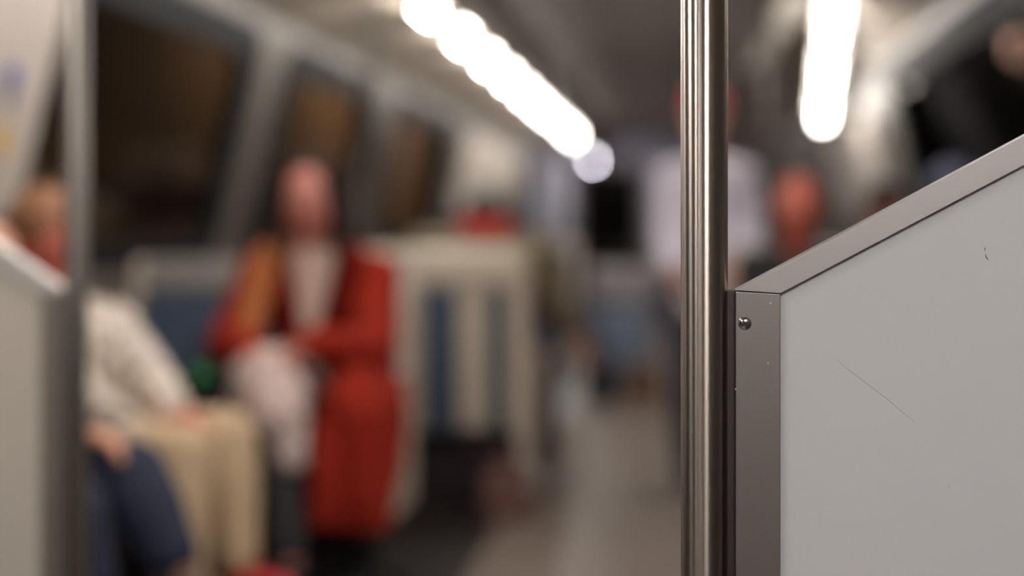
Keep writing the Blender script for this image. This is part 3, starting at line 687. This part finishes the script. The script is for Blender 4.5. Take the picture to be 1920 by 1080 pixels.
# --- person in jeans, mostly behind the left partition
J = dict(head=(-1.345, 2.76, 0.985), neck=(-1.40, 2.76, 0.82), chest=(-1.44, 2.76, 0.72), pelvis=(-1.48, 2.76, 0.53),
 shl=(-1.42, 2.60, 0.76), shr=(-1.40, 2.93, 0.76), ell=(-1.36, 2.56, 0.56), elr=(-1.34, 2.92, 0.58), wrl=(-1.22, 2.66, 0.62), wrr=(-1.20, 2.84, 0.66),
 hpl=(-1.46, 2.68, 0.53), hpr=(-1.46, 2.85, 0.53), knl=(-1.13, 2.66, 0.53), knr=(-1.09, 2.86, 0.57), anl=(-1.06, 2.62, 0.12), anr=(-0.975, 2.80, 0.40), ftl=(1, -0.2, -0.1), ftr=(1, -0.3, -0.3))
t, b, Rm, c = person('person in blue jeans with legs crossed at the left edge', J, (0.9, -0.4, -0.1), M['skin_tan'], s=0.92, upper=('sweater', M['charcoal']), lower=('jeans', M['denim']), shoe=M['brown_leather'], e_low=0.022, ankle=0.86,
   hands=dict(l=((1, 0.2, -0.1), (0, 0, -1), (0, 1, 0), 0.4), r=((1, -0.2, -0.1), (0, 0, -1), (0, -1, 0), 0.4)))
hair(t, b, Rm, c, M['hair_auburn'], s=0.92, style='fringe')

# --- person in the olive jacket, facing away
J = dict(head=(-0.745, 5.72, 1.075), neck=(-0.745, 5.70, 0.965), chest=(-0.745, 5.64, 0.86), pelvis=(-0.76, 5.60, 0.545),
 shl=(-0.535, 5.66, 0.955), shr=(-0.985, 5.66, 0.965), ell=(-0.465, 5.72, 0.735), elr=(-1.06, 5.78, 0.72), wrl=(-0.36, 5.92, 0.56), wrr=(-0.92, 5.95, 0.62),
 hpl=(-0.69, 5.64, 0.53), hpr=(-0.86, 5.64, 0.53), knl=(-0.60, 6.08, 0.55), knr=(-0.86, 6.10, 0.55), anl=(-0.53, 6.15, 0.10), anr=(-0.86, 6.15, 0.10), ftl=(0.1, 1, -0.1), ftr=(0, 1, -0.1))
t, b, Rm, c = person('passenger in olive tan jacket and red neckerchief seated facing away', J, (0.25, 1, -0.25), M['skin_tan'], upper=('jacket', M['olive']), lower=('trousers', M['charcoal']), shoe=M['brown_leather'], e_up=0.03, wrist=0.42,
   hands=dict(l=((0.25, 0.9, -0.5), (-0.3, 0, -1), (-1, 0, 0), 0.4), r=((0.5, 0.8, -0.2), (0, 0, -1), (1, 0, 0), 0.4)))
hair(t, b, Rm, c, M['hair_black'], s=1.0)
bm = bmesh.new(); cap(bm, (-0.80, 5.635, 1.045), 0.055, (-0.68, 5.635, 1.045), 0.055); cap(bm, (-0.82, 5.70, 1.0), 0.045, (-0.67, 5.70, 1.0), 0.045)
fuse('neckerchief', bm, M['maroon'], t, b, 0.008, 3)

# --- standing passenger in a lilac white shirt, behind the pole
J = dict(head=(0.135, 5.80, 1.515), neck=(0.145, 5.82, 1.38), chest=(0.155, 5.82, 1.20), pelvis=(0.15, 5.82, 0.86),
 shl=(0.015, 5.80, 1.262), shr=(0.285, 5.80, 1.262), ell=(-0.02, 5.78, 1.02), elr=(0.335, 5.78, 1.03), wrl=(0.0, 5.62, 0.88), wrr=(0.285, 5.60, 0.925),
 hpl=(0.065, 5.82, 0.84), hpr=(0.235, 5.82, 0.84), knl=(0.055, 5.80, 0.47), knr=(0.235, 5.80, 0.47), anl=(0.055, 5.84, 0.09), anr=(0.245, 5.84, 0.09))
t, b, Rm, c = person('standing passenger in loose lilac white shirt and red cap behind pole', J, (-0.1, -1, -0.1), M['skin_tan'], upper=('shirt', M['lilac']), lower=('trousers', M['navy_trouser']), shoe=M['black'], e_up=0.016, wrist=0.86,
   hands=dict(l=((0.2, -0.8, -0.5), (1, 0, 0), (0, 0, 1), 0.5), r=((-0.6, -0.6, -0.3), (-0.2, 0.3, -1), (-0.5, -1, 0.2), 0.5)))
hair(t, b, Rm, c, M['cap_red'], style='cap', name='cap')
bm = bmesh.new(); cap(bm, (0.15, 5.82, 1.0), 0.15, (0.15, 5.82, 0.80), 0.165)
fuse('shirt_tail', bm, M['lilac'], t, b, 0.010, 5)

# --- seated people behind the right partition
def seated_front(x, y, ztop, label, skin, upper, lower, face, lip='lip', s=1.0):
    z = ztop-0.115*s
    J = dict(head=(x, y, z), neck=(x, y+0.05, z-0.15), chest=(x, y+0.10, z-0.29), pelvis=(x, y+0.15, 0.55),
     shl=(x-0.155, y+0.06, z-0.225), shr=(x+0.155, y+0.06, z-0.225), ell=(x-0.165, y-0.02, 0.70), elr=(x+0.165, y-0.02, 0.70), wrl=(x-0.10, y-0.22, 0.62), wrr=(x+0.10, y-0.22, 0.62),
     hpl=(x-0.09, y+0.12, 0.53), hpr=(x+0.09, y+0.12, 0.53), knl=(x-0.10, y-0.32, 0.53), knr=(x+0.10, y-0.32, 0.53), anl=(x-0.10, y-0.30, 0.09), anr=(x+0.10, y-0.30, 0.09))
    return person(label, J, face, skin, s, lip=lip, upper=('jacket', upper), lower=('trousers', lower), shoe=M['black'], e_up=0.02, vox=0.0075,
       hands=dict(l=((0.4, -1, -0.3), (0, 0, -1), (1, 0, 0), 0.4), r=((-0.4, -1, -0.3), (0, 0, -1), (-1, 0, 0), 0.4)))
t, b, Rm, c = seated_front(0.445, 5.03, 1.245, 'seated bald man with ruddy face and black jacket', M['skin_red'], M['black'], M['charcoal'], (-0.15, -1, -0.15))
hair(t, b, Rm, c, M['hair_auburn'], style='fringe')
t, b, Rm, c = seated_front(0.795, 5.28, 1.215, 'seated passenger with brown hair beside the bald man', M['skin_brown'], M['charcoal'], M['black'], (0.1, -1, -0.2), lip='lip_dark', s=0.95)
hair(t, b, Rm, c, M['hair_dark'], s=0.95)
t, b, Rm, c = seated_front(0.82, 4.14, 1.235, 'seated passenger in navy woollen hat just above the partition rail', M['skin_brown'], M['navy'], M['black'], (-0.2, -1, -0.1), lip='lip_dark')
hair(t, b, Rm, c, M['navy'], style='beanie', name='hat')

# ------------------------------------------------------------------ bags and small things
h = root('handbag', (-1.375, 4.30, 0.455), 'dark grey handbag with green charm on seat beside the woman', 'bag')
bm = bmesh.new(); prism(bm, [(-0.13, 0), (0.13, 0), (0.10, 0.19), (-0.10, 0.19)], 'y', -0.05, 0.05); bm_obj('bag_body', bm, M['charcoal'], h, bevel=0.02, seg=3)
bm = bmesh.new(); path_tube(bm, [(0.07*math.cos(PI*i/10), 0, 0.185+0.09*math.sin(PI*i/10)) for i in range(11)], 0.007, 10); bm_obj('handle', bm, M['black'], h, smooth=True)
bm = bmesh.new(); ell(bm, (-0.02, -0.078, 0.165), (0.024, 0.024, 0.026)); tube(bm, (-0.02, -0.07, 0.18), (-0.01, -0.0, 0.20), 0.003, n=8); bm_obj('charm', bm, M['green'], h, smooth=True)['label'] = 'round green charm'

sc_ = root('suitcase', (-0.33, 8.95, 0.0), 'pale blue suitcase with grey top standing in the far aisle', 'suitcase')
box_obj('lower_shell', (-0.20, -0.11, 0.06), (0.20, 0.11, 0.56), M['suit_blue'], sc_, bevel=0.04)
box_obj('upper_shell', (-0.20, -0.11, 0.565), (0.20, 0.11, 0.80), M['suit_grey'], sc_, bevel=0.04)
bm = bmesh.new(); path_tube(bm, [(-0.09, 0.03, 0.78), (-0.09, 0.03, 0.90), (0.09, 0.03, 0.90), (0.09, 0.03, 0.78)], 0.008, 10); bm_obj('handle', bm, M['far_pole'], sc_)
for xx in (-0.15, 0.15):
    for yy in (-0.07, 0.07):
        bm = bmesh.new(); tube(bm, (xx-0.012, yy, 0.03), (xx+0.012, yy, 0.03), 0.03); box(bm, (xx-0.016, yy-0.012, 0.03), (xx+0.016, yy+0.012, 0.07)); bm_obj('wheel', bm, M['black'], sc_)
def tote(x, y, w, d_, hgt, label, m, z0=0.0, name='tote_bag'):
    t = root(name, (x, y, z0), label, 'bag')
    bm = bmesh.new(); prism(bm, [(-w/2, 0), (w/2, 0), (w/2*0.9, hgt), (-w/2*0.9, hgt)], 'y', -d_/2, d_/2); bm_obj('bag_body', bm, m, t, bevel=0.018, seg=3)
    for sgn in (-1, 1):
        bm = bmesh.new(); path_tube(bm, [(w*0.22*math.cos(PI*i/10), sgn*d_*0.3, hgt-0.01+0.08*math.sin(PI*i/10)) for i in range(11)], 0.006, 8); bm_obj('handle', bm, m, t, smooth=True)
    return t
tote(-0.18, 8.62, 0.20, 0.14, 0.20, 'ochre canvas bag on the far floor before the suitcase', M['ochre'])
tote(-0.43, 8.60, 0.20, 0.16, 0.22, 'black bag on the far floor beside the ochre bag', M['black'])
tote(-0.60, 5.16, 0.18, 0.12, 0.18, 'pinkish brown paper bag on floor behind the olive jacket', M['kraft'], name='paper_bag')
bp = root('backpack', (-0.72, 8.02, 0.455), 'dark purple backpack on the distant blue seat', 'bag')
bm = bmesh.new(); box(bm, (-0.15, -0.09, 0), (0.15, 0.09, 0.42)); bm_obj('bag_body', bm, M['purple'], bp, bevel=0.06, seg=4)
bm = bmesh.new(); box(bm, (-0.11, -0.13, 0.04), (0.11, -0.085, 0.22)); bm_obj('pocket', bm, M['purple'], bp, bevel=0.02)
bm = bmesh.new(); path_tube(bm, [(0.035*math.cos(PI*i/8), 0.04, 0.41+0.04*math.sin(PI*i/8)) for i in range(9)], 0.007, 8); bm_obj('handle', bm, M['black'], bp)
# hanging hand strap at the upper right edge
hp = P(1915, 92, 4.2)
hs = root('hand_strap', (hp.x, hp.y, hp.z), 'tan hand grip on grey strap hanging at upper right edge', 'strap')
bm = bmesh.new(); path_tube(bm, [(0.042*math.cos(2*PI*i/24), 0.0, 0.042*math.sin(2*PI*i/24)) for i in range(24)]+[(0.042, 0.0, 0.0)], 0.013, 12); bm_obj('grip', bm, M['tan_plastic'], hs, smooth=True)
bm = bmesh.new(); box(bm, (-0.012, -0.002, 0.035), (0.012, 0.002, 0.27)); bm_obj('strap', bm, M['strap'], hs)
